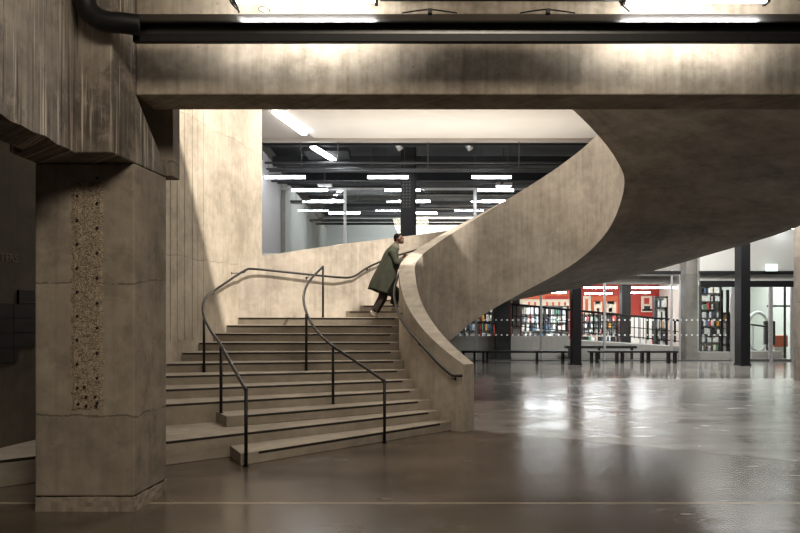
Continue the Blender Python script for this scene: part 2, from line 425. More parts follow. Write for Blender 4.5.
MB().box(-2.855, 12, 8.10, 8.70, 4.49, 6.6).build('beam_body', M['beam'], bm_, bevel=.015)
MB().box(-2.60, 12, 8.70, 9.3, 5.2, 6.6).build('beam_ledge', M['beam'], bm_)

# black steel beam with its bent pipe end
D = 7.62
ib = thing('steel_beam', (3, D, 4.85), 'black painted steel channel running along the face of the concrete lintel', 'steel beam')
z0, z1 = PZ(43.5, D), PZ(14, D)
MB().box(-2.70, 12, D-.05, D+.02, z0, z0+.085).build('lower_flange', M['blackmetal'], ib, bevel=.008)
MB().box(-2.72, 12, D-.01, D+.02, z0+.08, z1-.07).build('web', M['blacksteel'], ib)
mb = MB(); pf = [(7.66, PZ(14, 7.66)), (7.52, PZ(20.5, 7.52)), (7.505, PZ(22.3, 7.505)), (7.53, PZ(23.5, 7.53)), (7.66, PZ(21, 7.66))]
for X_ in (-2.74, 12): mb.v += [(X_, a_, b_) for a_, b_ in pf]
n_ = len(pf); mb.f = [tuple(range(n_)), tuple(range(2*n_-1, n_-1, -1))]+[(i_, n_+i_, n_+(i_+1) % n_, (i_+1) % n_) for i_ in range(n_)]
mb.build('top_flange', M['blacksteel'], ib, clean=True)
pp = spline([P(140, 25, 7.46), P(122, 23, 7.42), P(106, 21.5, 7.40), P(95, 16.5, 7.40), P(87, 7, 7.40), P(82, -14, 7.40)], 6)
tag(MB().tube(pp, .102, 18).build('bent_pipe', M['blackmetal'], ib, smooth=True), 'bent black pipe end')
MB().tube([P(231, -6, 7.5), P(236, 3, 7.5), P(239.5, 13, 7.55)], .011, 8).build('cable', M['blackmetal'], ib)
MB().tube(spline([P(264, 13, 7.5), P(258, 9, 7.5), P(263, 6, 7.5), P(269, 9, 7.5), P(270, 13, 7.52)], 4), .005, 6).build('cable', M['blackmetal'], ib)
for xx in (430, 548):
    MB().tube(spline([P(xx-28, 13, 7.55), P(xx-12, 10.5, 7.55), P(xx, 9.5, 7.55), P(xx+13, 11, 7.55), P(xx+27, 13, 7.55)], 4), .008, 8).build('cable', M['blackmetal'], ib)
    MB().box(PX(xx-2, 7.55), PX(xx+2, 7.55), 7.52, 7.58, PZ(14, 7.55), PZ(9.5, 7.55)).build('clip', M['blackmetal'], ib)
for i, (xa_, xb_) in enumerate(((236, 375), (625, 765))):
    Dl = 7.56; X0, X1 = PX(xa_, Dl), PX(xb_, Dl); zc = PZ(-1.5, Dl)
    t = thing('tube_lamp', ((X0+X1)/2, Dl, zc), ('glowing tube lamp above the steel beam, the left one', 'glowing tube lamp above the steel beam, the right one')[i], 'lamp', 'tube lamps above the steel beam')
    MB().box(X0-.03, X1+.03, Dl-.06, Dl+.06, zc+.055, zc+.13).build('housing', M['blackmetal'], t, bevel=.008)
    MB().tube([(X0, Dl, zc), (X1, Dl, zc)], .042, 16).build('diffuser', M['tube'], t, smooth=True)
    for xx in (X0-.03, X1):
        MB().box(xx, xx+.03, Dl-.055, Dl+.055, zc-.055, zc+.06).build('end_cap', M['blackmetal'], t)
    MB().tube(spline([(X0-.02, Dl, zc+.06), (X0-.06, Dl, zc-.02), (X0+.04, Dl-.02, zc-.14)], 5), .009, 8).build('power_cable', M['blackmetal'], t)
tag(MB().tube([P(380, 0.2, 7.9), P(622, 0.2, 7.9)], .012, 8).build('cable_conduit', M['blackmetal']), 'thin black conduit fixed high on the lintel between the tube lamps', 'conduit')

# ------------------------------------------------------------------ the staircase
C = Vector((2.929, 15.668)); T0 = math.degrees(.883); DT = math.degrees(-.095)
def pol(deg, r): a = R(deg); return Vector((C.x-r*math.cos(a), C.y-r*math.sin(a)))
RW = [(50.7, 2.48), (25, 2.56), (0, 2.62), (-15, 2.6), (-30, 2.55), (-60, 2.42), (-90, 2.30), (-120, 2.15), (-150, 1.92), (-180, 1.75), (-210, 1.58), (-240, 1.50), (-285, 1.45)]
ZT = [(50.7, 1.21), (38, 1.58), (25, 2.0), (12, 2.48), (0, 3.01), (-15, 3.33), (-30, 3.63), (-45, 3.97), (-60, 4.33), (-90, 5.08), (-120, 5.78), (-150, 6.38), (-180, 7.05), (-210, 7.6), (-240, 8.15), (-285, 9.0)]
ZB = [(10, 0), (0, .3), (-15, .7), (-30, 1.1), (-45, 1.5), (-60, 1.93), (-90, 2.63), (-120, 3.26), (-150, 3.95), (-180, 4.75), (-210, 5.17), (-240, 5.67), (-285, 6.6)]
ZBO = [(10, 0), (0, .3), (-15, .7), (-30, 1.1), (-45, 1.5), (-60, 1.9), (-90, 2.45), (-120, 3.01), (-150, 3.65), (-180, 4.10), (-210, 4.7), (-240, 5.4), (-285, 6.4)]
TH = .33
rw = lambda d: curve(RW, d)
zt = lambda d: curve(ZT, d)
zb = lambda d: 0 if d > 10 else curve(ZB, d)
zbo = lambda d: 0 if d > 10 else curve(ZBO, d)
RO = [(-35, 5.25), (-60, 5.3), (-90, 5.4), (-285, 5.4)]
ro = lambda d: curve(RO, d)

st = thing('spiral_staircase', (C.x, C.y, 0), 'board-marked concrete spiral staircase rising clockwise to the upper floor', 'staircase')

def sweep(secs, name, mat, closed_top=True):
    """secs: list of (p_left xy, p_right xy, zb_l, zb_r, zt_l, zt_r); flat-shaded strips with arc-length UVs"""
    mb = MB(); mb.uv = []
    ua = 0; prev = None
    def quadstrip(pa, pb):
        b = len(mb.v)
        for (a, b_, ui, va, vb) in zip(pa, pb, us, vas, vbs):
            mb.v += [tuple(a), tuple(b_)]; mb.uv += [(ui, va), (ui, vb)]
        for i in range(len(pa)-1):
            mb.f.append((b+2*i, b+2*i+1, b+2*i+3, b+2*i+2))
    A = [Vector((*s[0], s[2])) for s in secs]; B = [Vector((*s[1], s[3])) for s in secs]
    Cc = [Vector((*s[1], s[5])) for s in secs]; Dd = [Vector((*s[0], s[4])) for s in secs]
    us = [0]
    for i in range(1, len(secs)):
        us.append(us[-1]+((Vector(secs[i][0])-Vector(secs[i-1][0])).length+(Vector(secs[i][1])-Vector(secs[i-1][1])).length)/2)
    for pa, pb, kind in ((A, Dd, 'z'), (Dd, Cc, 'w'), (Cc, B, 'z'), (B, A, 'w')):
        if kind == 'z': vas = [p.z for p in pa]; vbs = [p.z for p in pb]
        else: vas = [20+p.z for p in pa]; vbs = [20+p.z+(q-p).length for p, q in zip(pa, pb)]
        quadstrip(pa, pb)
    for i in (0, len(secs)-1):
        b = len(mb.v); pts = [A[i], B[i], Cc[i], Dd[i]]
        mb.v += [tuple(p) for p in pts]; mb.uv += [(us[i], p.z) if k in (0, 3) else (us[i]+.33, p.z) for k, p in enumerate(pts)]
        mb.f.append((b, b+1, b+2, b+3) if i else (b+3, b+2, b+1, b))
    o = mb.build(name, mat, st)
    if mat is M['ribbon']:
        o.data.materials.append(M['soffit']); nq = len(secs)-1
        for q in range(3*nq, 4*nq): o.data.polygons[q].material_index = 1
    bm = bmesh.new(); bm.from_mesh(o.data); bmesh.ops.recalc_face_normals(bm, faces=bm.faces); bm.to_mesh(o.data); bm.free()
    for p in o.data.polygons: p.use_smooth = len(o.data.polygons) > 8 and abs(p.normal.z) < 2
    return o
# inner balustrade
secs = []
d = 50.7
while d >= -282:
    r = rw(d); a = pol(d, r); b = pol(d, r+TH)
    secs.append((a, b, max(0, zb(d)), max(0, zb(d)), zt(d), zt(d))); d -= 2
tag(sweep(secs, 'inner_balustrade', M['ribbon']), 'tall curling inner concrete balustrade')
# soffit slab
secs = []
d = 8
while d >= -282:
    a = pol(d, rw(d)+TH-.02); b = pol(d, ro(min(d, -35)) if d < -35 else 5.2)
    hi = min(zt(d)-1.75, zt(d)) ; lo_i, lo_o = zb(d)+.001, zbo(d)
    tp = max(max(lo_i, lo_o)+.08, min(zt(d)-1.9, zb(d)+.9))
    secs.append((a, b, lo_i, lo_o, tp, tp)); d -= 3
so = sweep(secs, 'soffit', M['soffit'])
# outer balustrade: straight piece from the tall wall, then the arc
secs = []
def topz(p):
    x = 400+F*p.x/p.y; pts_ = [(225, 262.5), (235, 261), (300, 250), (343, 244.3), (400, 237), (450, 230.5), (470, 228)]
    for (a, ya), (b_, yb) in zip(pts_, pts_[1:]):
        if a <= x <= b_: break
    return PZ(ya+(yb-ya)*(x-a)/(b_-a), p.y)
p0 = W0; p1 = pol(-35.5, 5.25); dirn = (p1-p0).normalized(); nrm = Vector((-dirn.y, dirn.x))
for i in range(7):
    t = i/7; p = p0.lerp(p1, t); zz = topz(p)
    secs.append((p, p+nrm*.28, .2, .2, zz, zz))
d = -36
while d >= -282:
    r = ro(d); zz = curve([(-36, 3.88), (-50, 4.07), (-72, 4.42), (-90, 4.85), (-120, 5.4), (-150, 6.1), (-180, 6.9), (-210, 7.5), (-285, 8.9)], d)
    if d > -72: zz = topz(pol(d, r))
    secs.append((pol(d, r), pol(d, r+.3), zbo(d)-.0, zbo(d)-.0, zz, zz)); d -= 2.5
tag(sweep(secs, 'outer_balustrade', M['ribbon']), 'outer concrete balustrade wall')

# steps
def line_pt(k, q): return pol(T0+k*DT, q)
def wall_q(k):
    a = R(T0+k*DT); return (C.x+7.41-.21*C.y)/(math.cos(a)-.21*math.sin(a))
def strip(parent, p, q, z):
    """black nosing strip, inset from both ends"""
    p = Vector(p); q = Vector(q); d = (q-p).normalized(); n = Vector((d.y, -d.x))
    if n.dot(Vector((0, -1))) < 0: n = -n
    a = p+n*.006; b = q+n*.006
    m = MB(); m.prism([tuple(a), tuple(b), tuple(b-n*.035), tuple(a-n*.035)], z-.040, z-.008)
    m.build('nosing_strip', M['strip'], parent)
QL = {1: 7.31, 3: 6.85}
ri = 2.70
for k in range(1, 13):
    z = .17*k; z0 = 0 if k <= 4 else z-.36
    kk = 4 if k == 2 else k+1
    if k == 3: z0 = .34
    if k in QL:
        q0 = QL[k]; fl = line_pt(k, q0)
        # left end perpendicular to the riser
        b = Vector((-2.57, 11.24)) if k == 1 else Vector((-3.16, 12.62))
        poly = [fl, line_pt(k, ri), line_pt(k+1, ri), b]
        left = line_pt(k, q0-.30)
    elif k == 12:
        poly = [W0, line_pt(12, ri), pol(-20, ri), pol(-28, ri), pol(-36, ri), pol(-36, 5.24), p0.lerp(p1, .5)]
        fl = W0; left = W0+(line_pt(12, ri)-W0).normalized()*.02
    else:
        fl = line_pt(k, wall_q(k)); bl = line_pt(kk, wall_q(kk))
        poly = [fl, line_pt(k, ri), line_pt(kk, ri), bl]
        left = fl+(line_pt(k, ri)-fl).normalized()*(.1 if k < 8 else .03)
    if 4 < k < 12: z0 = z-.5
    o = MB().prism([tuple(p) for p in poly], z0, z).build('step', M['stair'], st, bevel=.008)
    if k == 12: o.name = 'landing'
    strip(o, left, line_pt(k, 3.14), z)
angs = [-35.5, -41.5, -49.0]; zs = [2.19, 2.335, 2.485]
z = 2.485; d = -49.0
while d > -275:
    z += .17; d2 = d-6.0
    while zt(d2)-1.28 < z and d2 > d-14: d2 -= .25
    d = d2; angs.append(d); zs.append(z)
for i in range(len(angs)):
    a0 = angs[i]; a1 = angs[i+1] if i+1 < len(angs) else angs[i]-6
    am = (a0+a1)/2
    poly = [pol(a0, ro(a0)-.0), pol(a0, rw(a0)+TH-.02), pol(a1, rw(a1)+TH-.02), pol(a1, ro(a1)), pol(am, ro(am))]
    o = MB().prism([tuple(p) for p in poly], max(zb(a1)+.1, zs[i]-.45), zs[i]).build('step', M['stair'], st)
    if i < 14: strip(o, pol(a0, ro(a0)-.12), pol(a0, rw(a0)+TH+.2), zs[i])

# ------------------------------------------------------------------ handrails
def rail_thing(name, label, pts, posts, brackets, sub=6):
    path = spline(pts, sub); base = posts[0][0] if posts else pts[0]
    t = thing(name, (base[0], base[1], posts[0][1] if posts else pts[0][2]), label, 'handrail')
    MB().tube(path, .027, 12).build('rail', M['rail'], t, smooth=True)
    for p, zb0, zt0 in posts:
        MB().tube([(p[0], p[1], zb0), (p[0], p[1], zt0)], .025, 12).build('post', M['blackmetal'], t, smooth=True)
        MB().tube([(p[0], p[1], zb0), (p[0], p[1], zb0+.012)], .04, 14).build('foot_plate', M['blackmetal'], t)
    for p, w_ in brackets:
        p = Vector(p); w_ = Vector(w_)
        m = MB().tube(spline([p, p+Vector((0, 0, -.06)), p.lerp(w_, .6)+Vector((0, 0, -.075)), w_+Vector((0, 0, -.075))], 4), .009, 8)
        n_ = (w_-p).normalized()
        m.tube([w_+Vector((0, 0, -.075))-n_*.008, w_+Vector((0, 0, -.075))], .03, 12)
        m.build('bracket', M['rail'], t)
    return t
def postat(x, D, zb0, zt0): return (Vector((PX(x, D), D)), zb0, zt0)
# left: free-standing at the bottom, wall-hung above
L = [P(246, 390, 10.40), P(233, 367, 11.3), P(220.5, 344.5, 12.2), P(211, 331, 13.1), P(204.5, 318, 14.15), P(203, 307, 14.7), P(206, 298, 15.2),
     P(214, 291, 15.95), P(224, 284, 16.35), P(237, 275, 16.9), Vector((-3.50, 17.28, 3.16))]
L2 = [Vector((-3.50, 17.28, 3.16)), Vector((-3.2, 17.55, 3.155)), Vector((-2.2, 18.08, 3.07)), Vector((-1.55, 18.42, 3.02))]
L3 = [pol(-37, 5.14), pol(-44, 5.14), pol(-55, 5.17), pol(-70, 5.2), pol(-90, 5.28)]
L3 = [Vector((*p, z)) for p, z in zip(L3, (3.05, 3.34, 3.68, 4.05, 4.5))]
path = spline(L, 6)[:-1]+spline(L2, 4)[:-1]+spline([L2[-1]]+L3, 6)
t = rail_thing('handrail', 'dark metal handrail on the left, free-standing at its foot then fixed along the wall', [path[0], path[-1]],
    [postat(246, 10.40, 0, 1.06), postat(221, 12.2, .51, 1.60), postat(204, 14.15, 1.02, 2.03)],
    [(P(214, 291, 15.95), Vector((wx(15.9), 15.9, 2.60))), (Vector((-3.52, 17.0, 3.12)), Vector((wx(17.05), 17.05, 3.12))),
     (Vector((-2.2, 18.08, 3.07)), Vector((-2.27, 18.21, 3.07))), (L3[1], Vector((*pol(-44, 5.25), 3.34)))], sub=1)
MB().tube(path, .027, 12).build('x', M['rail'], t, smooth=True)
old = [c for c in t.children if c.name.startswith('rail')][0]; new = [c for c in t.children if c.name == 'x'][0]
old.data = new.data; bpy.data.objects.remove(new); old.data.name = 'rail'
# centre
Cn = [P(384.5, 381, 12.33), P(358, 363, 12.9), P(333, 346, 13.4), P(318, 332.5, 14.0), P(307, 314, 14.75), P(303.6, 296, 16.0), P(309.5, 281, 16.8), P(323, 266.5, 17.3)]
rail_thing('handrail', 'dark metal handrail curving up the middle of the stair on posts', Cn,
    [postat(384.5, 12.33, 0, 1.02), postat(333, 13.4, .51, 1.55), postat(306.3, 14.58, 1.02, 2.12), postat(323, 17.3, 2.04, 3.21)], [])
# right, on the inner balustrade
def rr(d, off=.10): return rw(d)+TH+off
RZ = [(51.2, 1.015), (49.5, 1.01), (47.5, 1.012), (45.5, 1.06), (40, 1.24), (33, 1.5), (24, 1.77), (14, 2.06), (4, 2.42), (-4, 2.66), (-12, 2.93), (-20, 3.2), (-30, 3.42), (-45, 3.7), (-60, 4.0)]
Ri = [Vector((*pol(d, rr(d)), z)) for d, z in RZ]
bk = []
for d in (47, 30, 10, -20, -45):
    z = curve(RZ, d); bk.append((Vector((*pol(d, rr(d)), z)), Vector((*pol(d, rr(d, 0)), z))))
rail_thing('handrail', 'dark metal handrail fixed on the stair side of the curling inner balustrade', Ri, [], bk)

# ------------------------------------------------------------------ wall panels and faint lettering at far left
pt = thing('black_wall_panels', (wx(9.8), 9.8, 1.47), 'stack of matt black panels fixed on the dark wall left of the pillar', 'wall panel')
rows = [(2.27, 2.45, 10.28, 10.64), (2.07, 2.262, 8.8, 10.64), (1.87, 2.062, 8.8, 10.64), (1.67, 1.862, 8.8, 10.64), (1.47, 1.662, 8.8, 10.28)]
for za_, zc_, d0, d1 in rows:
    k = d0
    while k < d1-.05:
        e = min(k+.46, d1)
        p = Vector((wx(k+.005), k+.005)); q = Vector((wx(e-.005), e-.005))
        MB().obox(q, p, .035, za_, zc_).build('panel', M['blackmetal'], pt)
        k = e
tc = bpy.data.curves.new('wall_lettering', 'FONT'); tc.body = 'TERS'; tc.size = .16; tc.extrude = .003; tc.align_x = 'RIGHT'
tc.materials.append(plain('faded_lettering', (.16, .13, .10), .8))
to_ = bpy.data.objects.new('lettering_curve', tc); to = bpy.data.objects.new('wall_lettering', bpy.data.meshes.new_from_object(to_)); bpy.data.objects.remove(to_); COL.objects.link(to)
to.location = (wx(10.3)+.004, 10.3, 2.83); to.rotation_euler = (R(90), 0, math.atan2(1, .21))
tag(to, 'faint pale capital lettering on the dark wall at the left edge', 'lettering')

# ------------------------------------------------------------------ upper gallery seen above the outer balustrade
g = struct(MB().prism([(-3.10, 18.82), (7.4, 18.82), (7.4, 21.9), (-2.50, 21.9)], 7.25, 7.5).build('ceiling_gallery', M['white'])); g.name = 'ceiling'
struct(MB().prism([(-4.3, 18.82), (-3.105, 18.82), (-2.505, 21.9), (-4.3, 21.9)], 7.25, 7.5).build('ceiling', M['greybrown']))
tag(MB().box(-4.2, 7.4, 21.9, 22.15, 7.17, 7.4).build('edge_beam', M['greybrown']), 'thin grey beam at the edge of the white gallery ceiling', 'beam')
struct(MB().box(-4.4, 9, 22.15, 42.2, 7.75, 7.95).build('ceiling', M['darkceil']))
struct(MB().box(-4.4, -4.2, 18.82, 26.5, 3.9, 7.12).build('wall_gallery', M['lilac'])).name = 'wall_gallery_left'
struct(MB().box(-4.3, -4.1, 26.55, 42, 3.9, 6.9).build('wall_room_left', M['green']))
struct(MB().box(-4.3, .35, 42, 42.2, 3.9, 7.7).build('wall_room_back', M['green']))
struct(MB().box(.35, 9, 41.6, 42.2, 3.9, 7.7).build('wall_room_right', M['white']))
struct(MB().box(-4.4, 6.2, 22.15, 42.2, 3.75, 3.9).build('floor_gallery', M['plinth'])).name = 'floor'
# a soffit board that hides the ceiling void at the back of the room
tag(MB().box(-4.1, 9, 40.9, 41.2, 7.5, 7.74).build('dark_bulkhead', M['darkceil']), 'dark bulkhead across the far end of the upper room', 'bulkhead')
for i, (D, zz, hh) in enumerate(((22.4, 7.15, .58), (24.4, 6.95, .3), (27.5, 7.0, .3), (31.0, 7.05, .25), (35, 7.1, .25))):
    tag(MB().box(-4.15, 8.5, D, D+.22, zz, zz+hh).build('roof_girder', M['darkceil']),
        ('deep black girder just behind the white gallery ceiling', 'black girder, second from the front in the upper room ceiling', 'black girder above the glazed partition, third from the front',
         'fourth black girder in the upper room ceiling', 'farthest black girder in the upper room ceiling')[i], 'girder')
pipes = [(23.05, 6.76, .04), (23.3, 6.62, .03), (23.8, 6.66, .05), (24.2, 6.40, .035), (25.4, 6.55, .03), (27.35, 6.85, .05), (29.2, 6.45, .06), (32.0, 6.5, .05), (34, 6.35, .07), (36.5, 6.5, .06)]
for i, (D, zz, r) in enumerate(pipes):
    tag(MB().tube([(-4.15, D, zz), (8.5, D, zz)], r, 10).build('service_pipe', M['duct'], smooth=True), 'thin grey service pipe running under the dark upper room ceiling', 'pipe', 'service pipes under the dark ceiling')
for i, (x0, x1, y, D, w_) in enumerate(((288, 400, 202, 28, .45), (420, 540, 205, 29, .5), (330, 520, 208, 34, .5))):
    X0, X1, zz = PX(x0, D), PX(x1, D), PZ(y, D)
    tt = thing('cable_tray', ((X0+X1)/2, D, zz), ('grey cable tray hanging on the left of the upper room', 'grey cable tray hanging on the right of the upper room', 'long grey cable tray at the back of the upper room')[i], 'cable tray')
    MB().box(X0, X1, D, D+w_, zz, zz+.015).build('tray_bed', M['duct'], tt)
    for yy in (D, D+w_-.01): MB().box(X0, X1, yy, yy+.01, zz, zz+.07).build('tray_side', M['duct'], tt)
    for xx in (X0+.3, X1-.3): MB().tube([(xx, D+.01, zz), (xx, D+.01, 7.75)], .008, 6).build('hanger_rod', M['duct'], tt)
# lamps of the upper room: pendant tubes in rows
def pendant(x0, x1, y, D, label, grp, mat='tube2', top=7.75):
    X0, X1, zz = PX(x0, D), PX(x1, D), PZ(y, D)
    tt = thing('pendant_tube_lamp', ((X0+X1)/2, D, zz), label, 'lamp', grp)
    MB().box(X0, X1, D-.05, D+.05, zz+.03, zz+.07).build('housing', M['duct'], tt)
    MB().tube([(X0, D, zz), (X1, D, zz)], .048, 12).build('diffuser', M[mat], tt, smooth=True)
    for xx in (X0+.1, X1-.1): MB().tube([(xx, D, zz+.06), (xx, D, top)], .006, 6).build('suspension_wire', M['duct'], tt)
pos_w = {0: 'left', 1: 'middle', 2: 'right'}
rows = [('front', 22.8, 177, ((265, 305), (368, 408), (472, 511))), ('second', 25.2, 190, ((292, 327), (385, 420), (478, 513))),
        ('third', 27.65, 201.2, ((310, 345), (398, 430), (482, 508))), ('back', 31, 213, ((329, 360), (412, 437), (487, 500)))]
for rn, D, y, xs in rows:
    for i, (a, b) in enumerate(xs):
        pendant(a, b, y, D, 'glowing tube lamp hung in the upper room, %s row, %s one' % (rn, pos_w[i]), 'hung tube lamps of the upper room')
# slanted surface lamps on the gallery ceiling
def slant(A, B, wd, label, z):
    mid = (A+B)/2; tt = thing('ceiling_strip_lamp', (mid.x, mid.y, z), label, 'lamp')
    d = (B-A).normalized(); n = Vector((d.y, -d.x))*wd
    MB().prism([tuple(A-n), tuple(B-n), tuple(B+n), tuple(A+n)], z-.07, z-.02).build('diffuser', M['tube2'], tt)
    MB().prism([tuple(A-n*1.2), tuple(B-n*1.2), tuple(B+n*1.2), tuple(A+n*1.2)], z-.02, z).build('housing', M['duct'], tt)
slant(Vector((-3.15, 18.9)), Vector((-2.70, 21.2)), .075, 'long bright strip lamp slanting along the edge of the white gallery ceiling', 7.25)
slant(Vector((-2.57, 22.2)), Vector((-2.14, 24.0)), .09, 'shorter strip lamp slanting in a dark recess behind the gallery ceiling', 7.10)
MB_ = MB().box(-2.95, -1.6, 22.95, 24.3, 7.101, 7.4).build('lamp_recess_box', M['darkceil']); tag(MB_, 'black box housing above the shorter slanting strip lamp', 'housing')
for xx, yy, D in ((397, 144, 22.5), (467, 144, 22.5)):
    p = P(xx, yy, D); tt = thing('spotlight', tuple(p), 'small white cylindrical spotlight under the gallery edge, %s' % ('beside the black column' if xx < 420 else 'to the right of the black column'), 'spotlight')
    MB().tube([p+Vector((-.08, -.05, .14)), p+Vector((.12, .05, -.16))], .09, 14).build('can', M['silver'], tt, smooth=True)
    MB().tube([p+Vector((-.05, 0, .1)), p+Vector((-.05, 0, .4))], .015, 8).build('stem', M['blackmetal'], tt)
for xx, yy, D in ((325, 184, 26), (504, 184, 24.75)):
    p = P(xx, yy, D); tt = thing('projector', tuple(p), 'small pale ceiling projector hung %s in the upper room' % ('on the left' if xx < 400 else 'on the right'), 'projector')
    MB().box(p.x-.25, p.x+.25, p.y-.2, p.y+.2, p.z-.08, p.z+.06).build('case', M['silver'], tt, bevel=.02)
    MB().tube([p+Vector((-.1, -.2, 0)), p+Vector((-.1, -.27, 0))], .05, 12).build('lens', M['blackmetal'], tt)
    MB().tube([p+Vector((0, 0, .06)), Vector((p.x, p.y, 7.76))], .02, 8).build('mount_pole', M['duct'], tt)
D = 22.02
for xx, yb, wh in ((262.5, 160, 'hard against the tall wall'), (338, 172, 'right of the slanting lamp'), (428, 170, 'just right of the black column'), (519, 168, 'nearest the stair ribbon'), (300, 150, 'left of the slanting lamp')):
    tag(MB().tube([(PX(xx, D), D, PZ(yb, D)), (PX(xx, D), D, 7.18)], .014, 6).build('drop_rod', M['duct']), 'thin vertical drop rod under the gallery ceiling edge, '+wh, 'rod', 'drop rods below the gallery ceiling')
# black steel column with round holes
tt = thing('steel_column', (.25, 24, 3.9), 'black perforated steel column standing behind the man in the upper room', 'column')
MB().box(.02, .46, 24.0, 24.3, 3.9, 7.75).build('column_shaft', M['darkceil'], tt, bevel=.01)
MB().box(.46, .52, 24.05, 24.25, 3.9, 7.75).build('edge_plate', M['blackmetal'], tt)
pr = None
for i in range(11):
    for k in range(3):
        if pr is None:
            o = pr = MB().tube([(0, 0, 0), (0, -.012, 0)], .03, 8).build('rivet', M['duct'], tt)
        else:
            o = pr.copy(); COL.objects.link(o); o.parent = tt
        o.matrix_parent_inverse = Matrix.Translation(-Vector(tt.location)); o.location = (.11+k*.10, 24.0, 5.55+i*.10)
# glazed partition of the upper room
wn = bpy.data.objects.new('window_1', None); COL.objects.link(wn); wn.location = (0, 26.5, 3.9); wn['kind'] = 'structure'
D = 26.5; zz = PZ(190, D)
for xx, ww in ((283.5, .14), (345, .10), (475, .10), (600, .1)):
    X = PX(xx, D); MB().box(X-ww/2, X+ww/2, D-.05, D+.05, 3.9, zz).build('mullion', M['col_grey' if xx < 300 else 'silver'], wn)
MB().box(PX(281, D), 7.5, D-.05, D+.05, zz, zz+.07).build('head_frame', M['silver'], wn)
xs = [PX(x, D) for x in (283.5, 345, 475, 600)]
for i in range(3): MB().box(xs[i]+.05, xs[i+1]-.05, D-.006, D+.006, 3.9, zz).build('pane', M['glass'], wn)

# ------------------------------------------------------------------ ground floor hall beyond the stair
GD = 33.9
struct(MB().box(13.60, 30, GD+.12, GD+.4, PZ(287, GD)+.28, 9).build('wall_hall_upper', M['hallwall']))
struct(MB().box(6.3, 30, 29, 60, 9, 9.2).build('ceiling', M['darkceil']))
struct(MB().box(-1, 12.74, GD+.3, GD+.5, PZ(284, GD), PZ(262, GD)).build('wall_header', M['col_grey']))
struct(MB().box(24, 24.2, 12, 34, 0, 9).build('wall_right', M['hallwall']))
wn = bpy.data.objects.new('window_2', None); COL.objects.link(wn); wn.location = (9, GD, 0); wn['kind'] = 'structure'
mx = [340, 412, 476, 541, 604.5, 671.5]
for xx in mx:
    X = PX(xx, GD); MB().box(X-.045, X+.045, GD-.05, GD+.05, 0, PZ(270, GD)).build('mullion', M['silver'], wn)
X = PX(680, GD); MB().box(X-.03, X+.03, GD-.02, GD+.06, 0, PZ(280, GD)).build('mullion', M['silver'], wn)
for a, b in zip(mx[:-1], mx[1:]):
    MB().box(PX(a, GD)+.05, PX(b, GD)-.05, GD-.006, GD+.006, .02, PZ(274, GD)).build('pane', M['glass'], wn)
MB().box(PX(673, GD), PX(734, GD), GD-.006, GD+.006, .02, PZ(274, GD)).build('pane', M['glass'], wn)
MB().box(PX(300, GD), PX(735, GD), GD-.05, GD+.05, 0, .04).build('sill', M['duct'], wn)
MB().box(PX(300, GD), PX(680, GD), GD-.10, GD+.06, PZ(274.5, GD), PZ(271, GD)).build('transom', M['blackmetal'], wn)
MB().box(PX(699, GD), 21, GD-.10, GD+.06, PZ(274.5, GD), PZ(271, GD)).build('transom', M['blackmetal'], wn)
mb = MB()
for zz in (PZ(320, GD), PZ(335, GD)):
    xx = 440.0
    while xx < 735:
        X = PX(xx, GD); mb.box(X-.035, X+.035, GD-.012, GD-.008, zz-.03, zz+.03); xx += 5.6
tag(mb.build('safety_dots', M['dots'], wn), None, None, None, 'stuff')
# door and its frame at right
dr = bpy.data.objects.new('door_1', None); COL.objects.link(dr); dr.location = (17, GD, 0); dr['kind'] = 'structure'
zz = PZ(287, GD)
MB().box(PX(700, GD), 21, GD-.06, GD+.1, zz, zz+.28).build('header', M['blackmetal'], dr)
for xx, ww in ((770.5, .16), (733, .2), (793, .2)):
    X = PX(xx, GD); MB().box(X-ww/2, X+ww/2, GD-.06, GD+.06, 0, zz).build('door_frame', M['silver'], dr)
MB().box(PX(735, GD), PX(793, GD), GD-.05, GD+.05, 0, .07).build('threshold', M['duct'], dr)
MB().box(PX(735, GD), PX(769, GD), GD-.006, GD+.006, .07, zz).build('pane', M['glass'], dr)
MB().box(PX(772, GD), PX(792, GD), GD-.006, GD+.006, .07, zz).build('pane', M['glass'], dr)
MB().box(PX(784, GD+.1), PX(786, GD+.1), GD+.1, GD+.14, .1, zz).build('door_stile', M['blackmetal'], dr)
# exit sign
tt = thing('exit_sign', (16.6, GD-.15, PZ(271.5, GD)), 'small glowing pale green exit sign above the glass door', 'sign')
MB().box(PX(766, GD-.15), PX(777, GD-.15), GD-.2, GD-.13, PZ(271.3, GD), PZ(264.5, GD)).build('sign_face', M['exit'], tt)
MB().box(PX(765, GD-.15), PX(778, GD-.15), GD-.2, GD-.11, PZ(272.5, GD), PZ(271.3, GD)).build('sign_frame', M['blackmetal'], tt)
for a, b, yy, D in ((782, 796, 228, 33.4),):
    pendant(a, b, yy, D, 'small bright lamp high up at the right edge of the hall', None, 'tube3', 9)

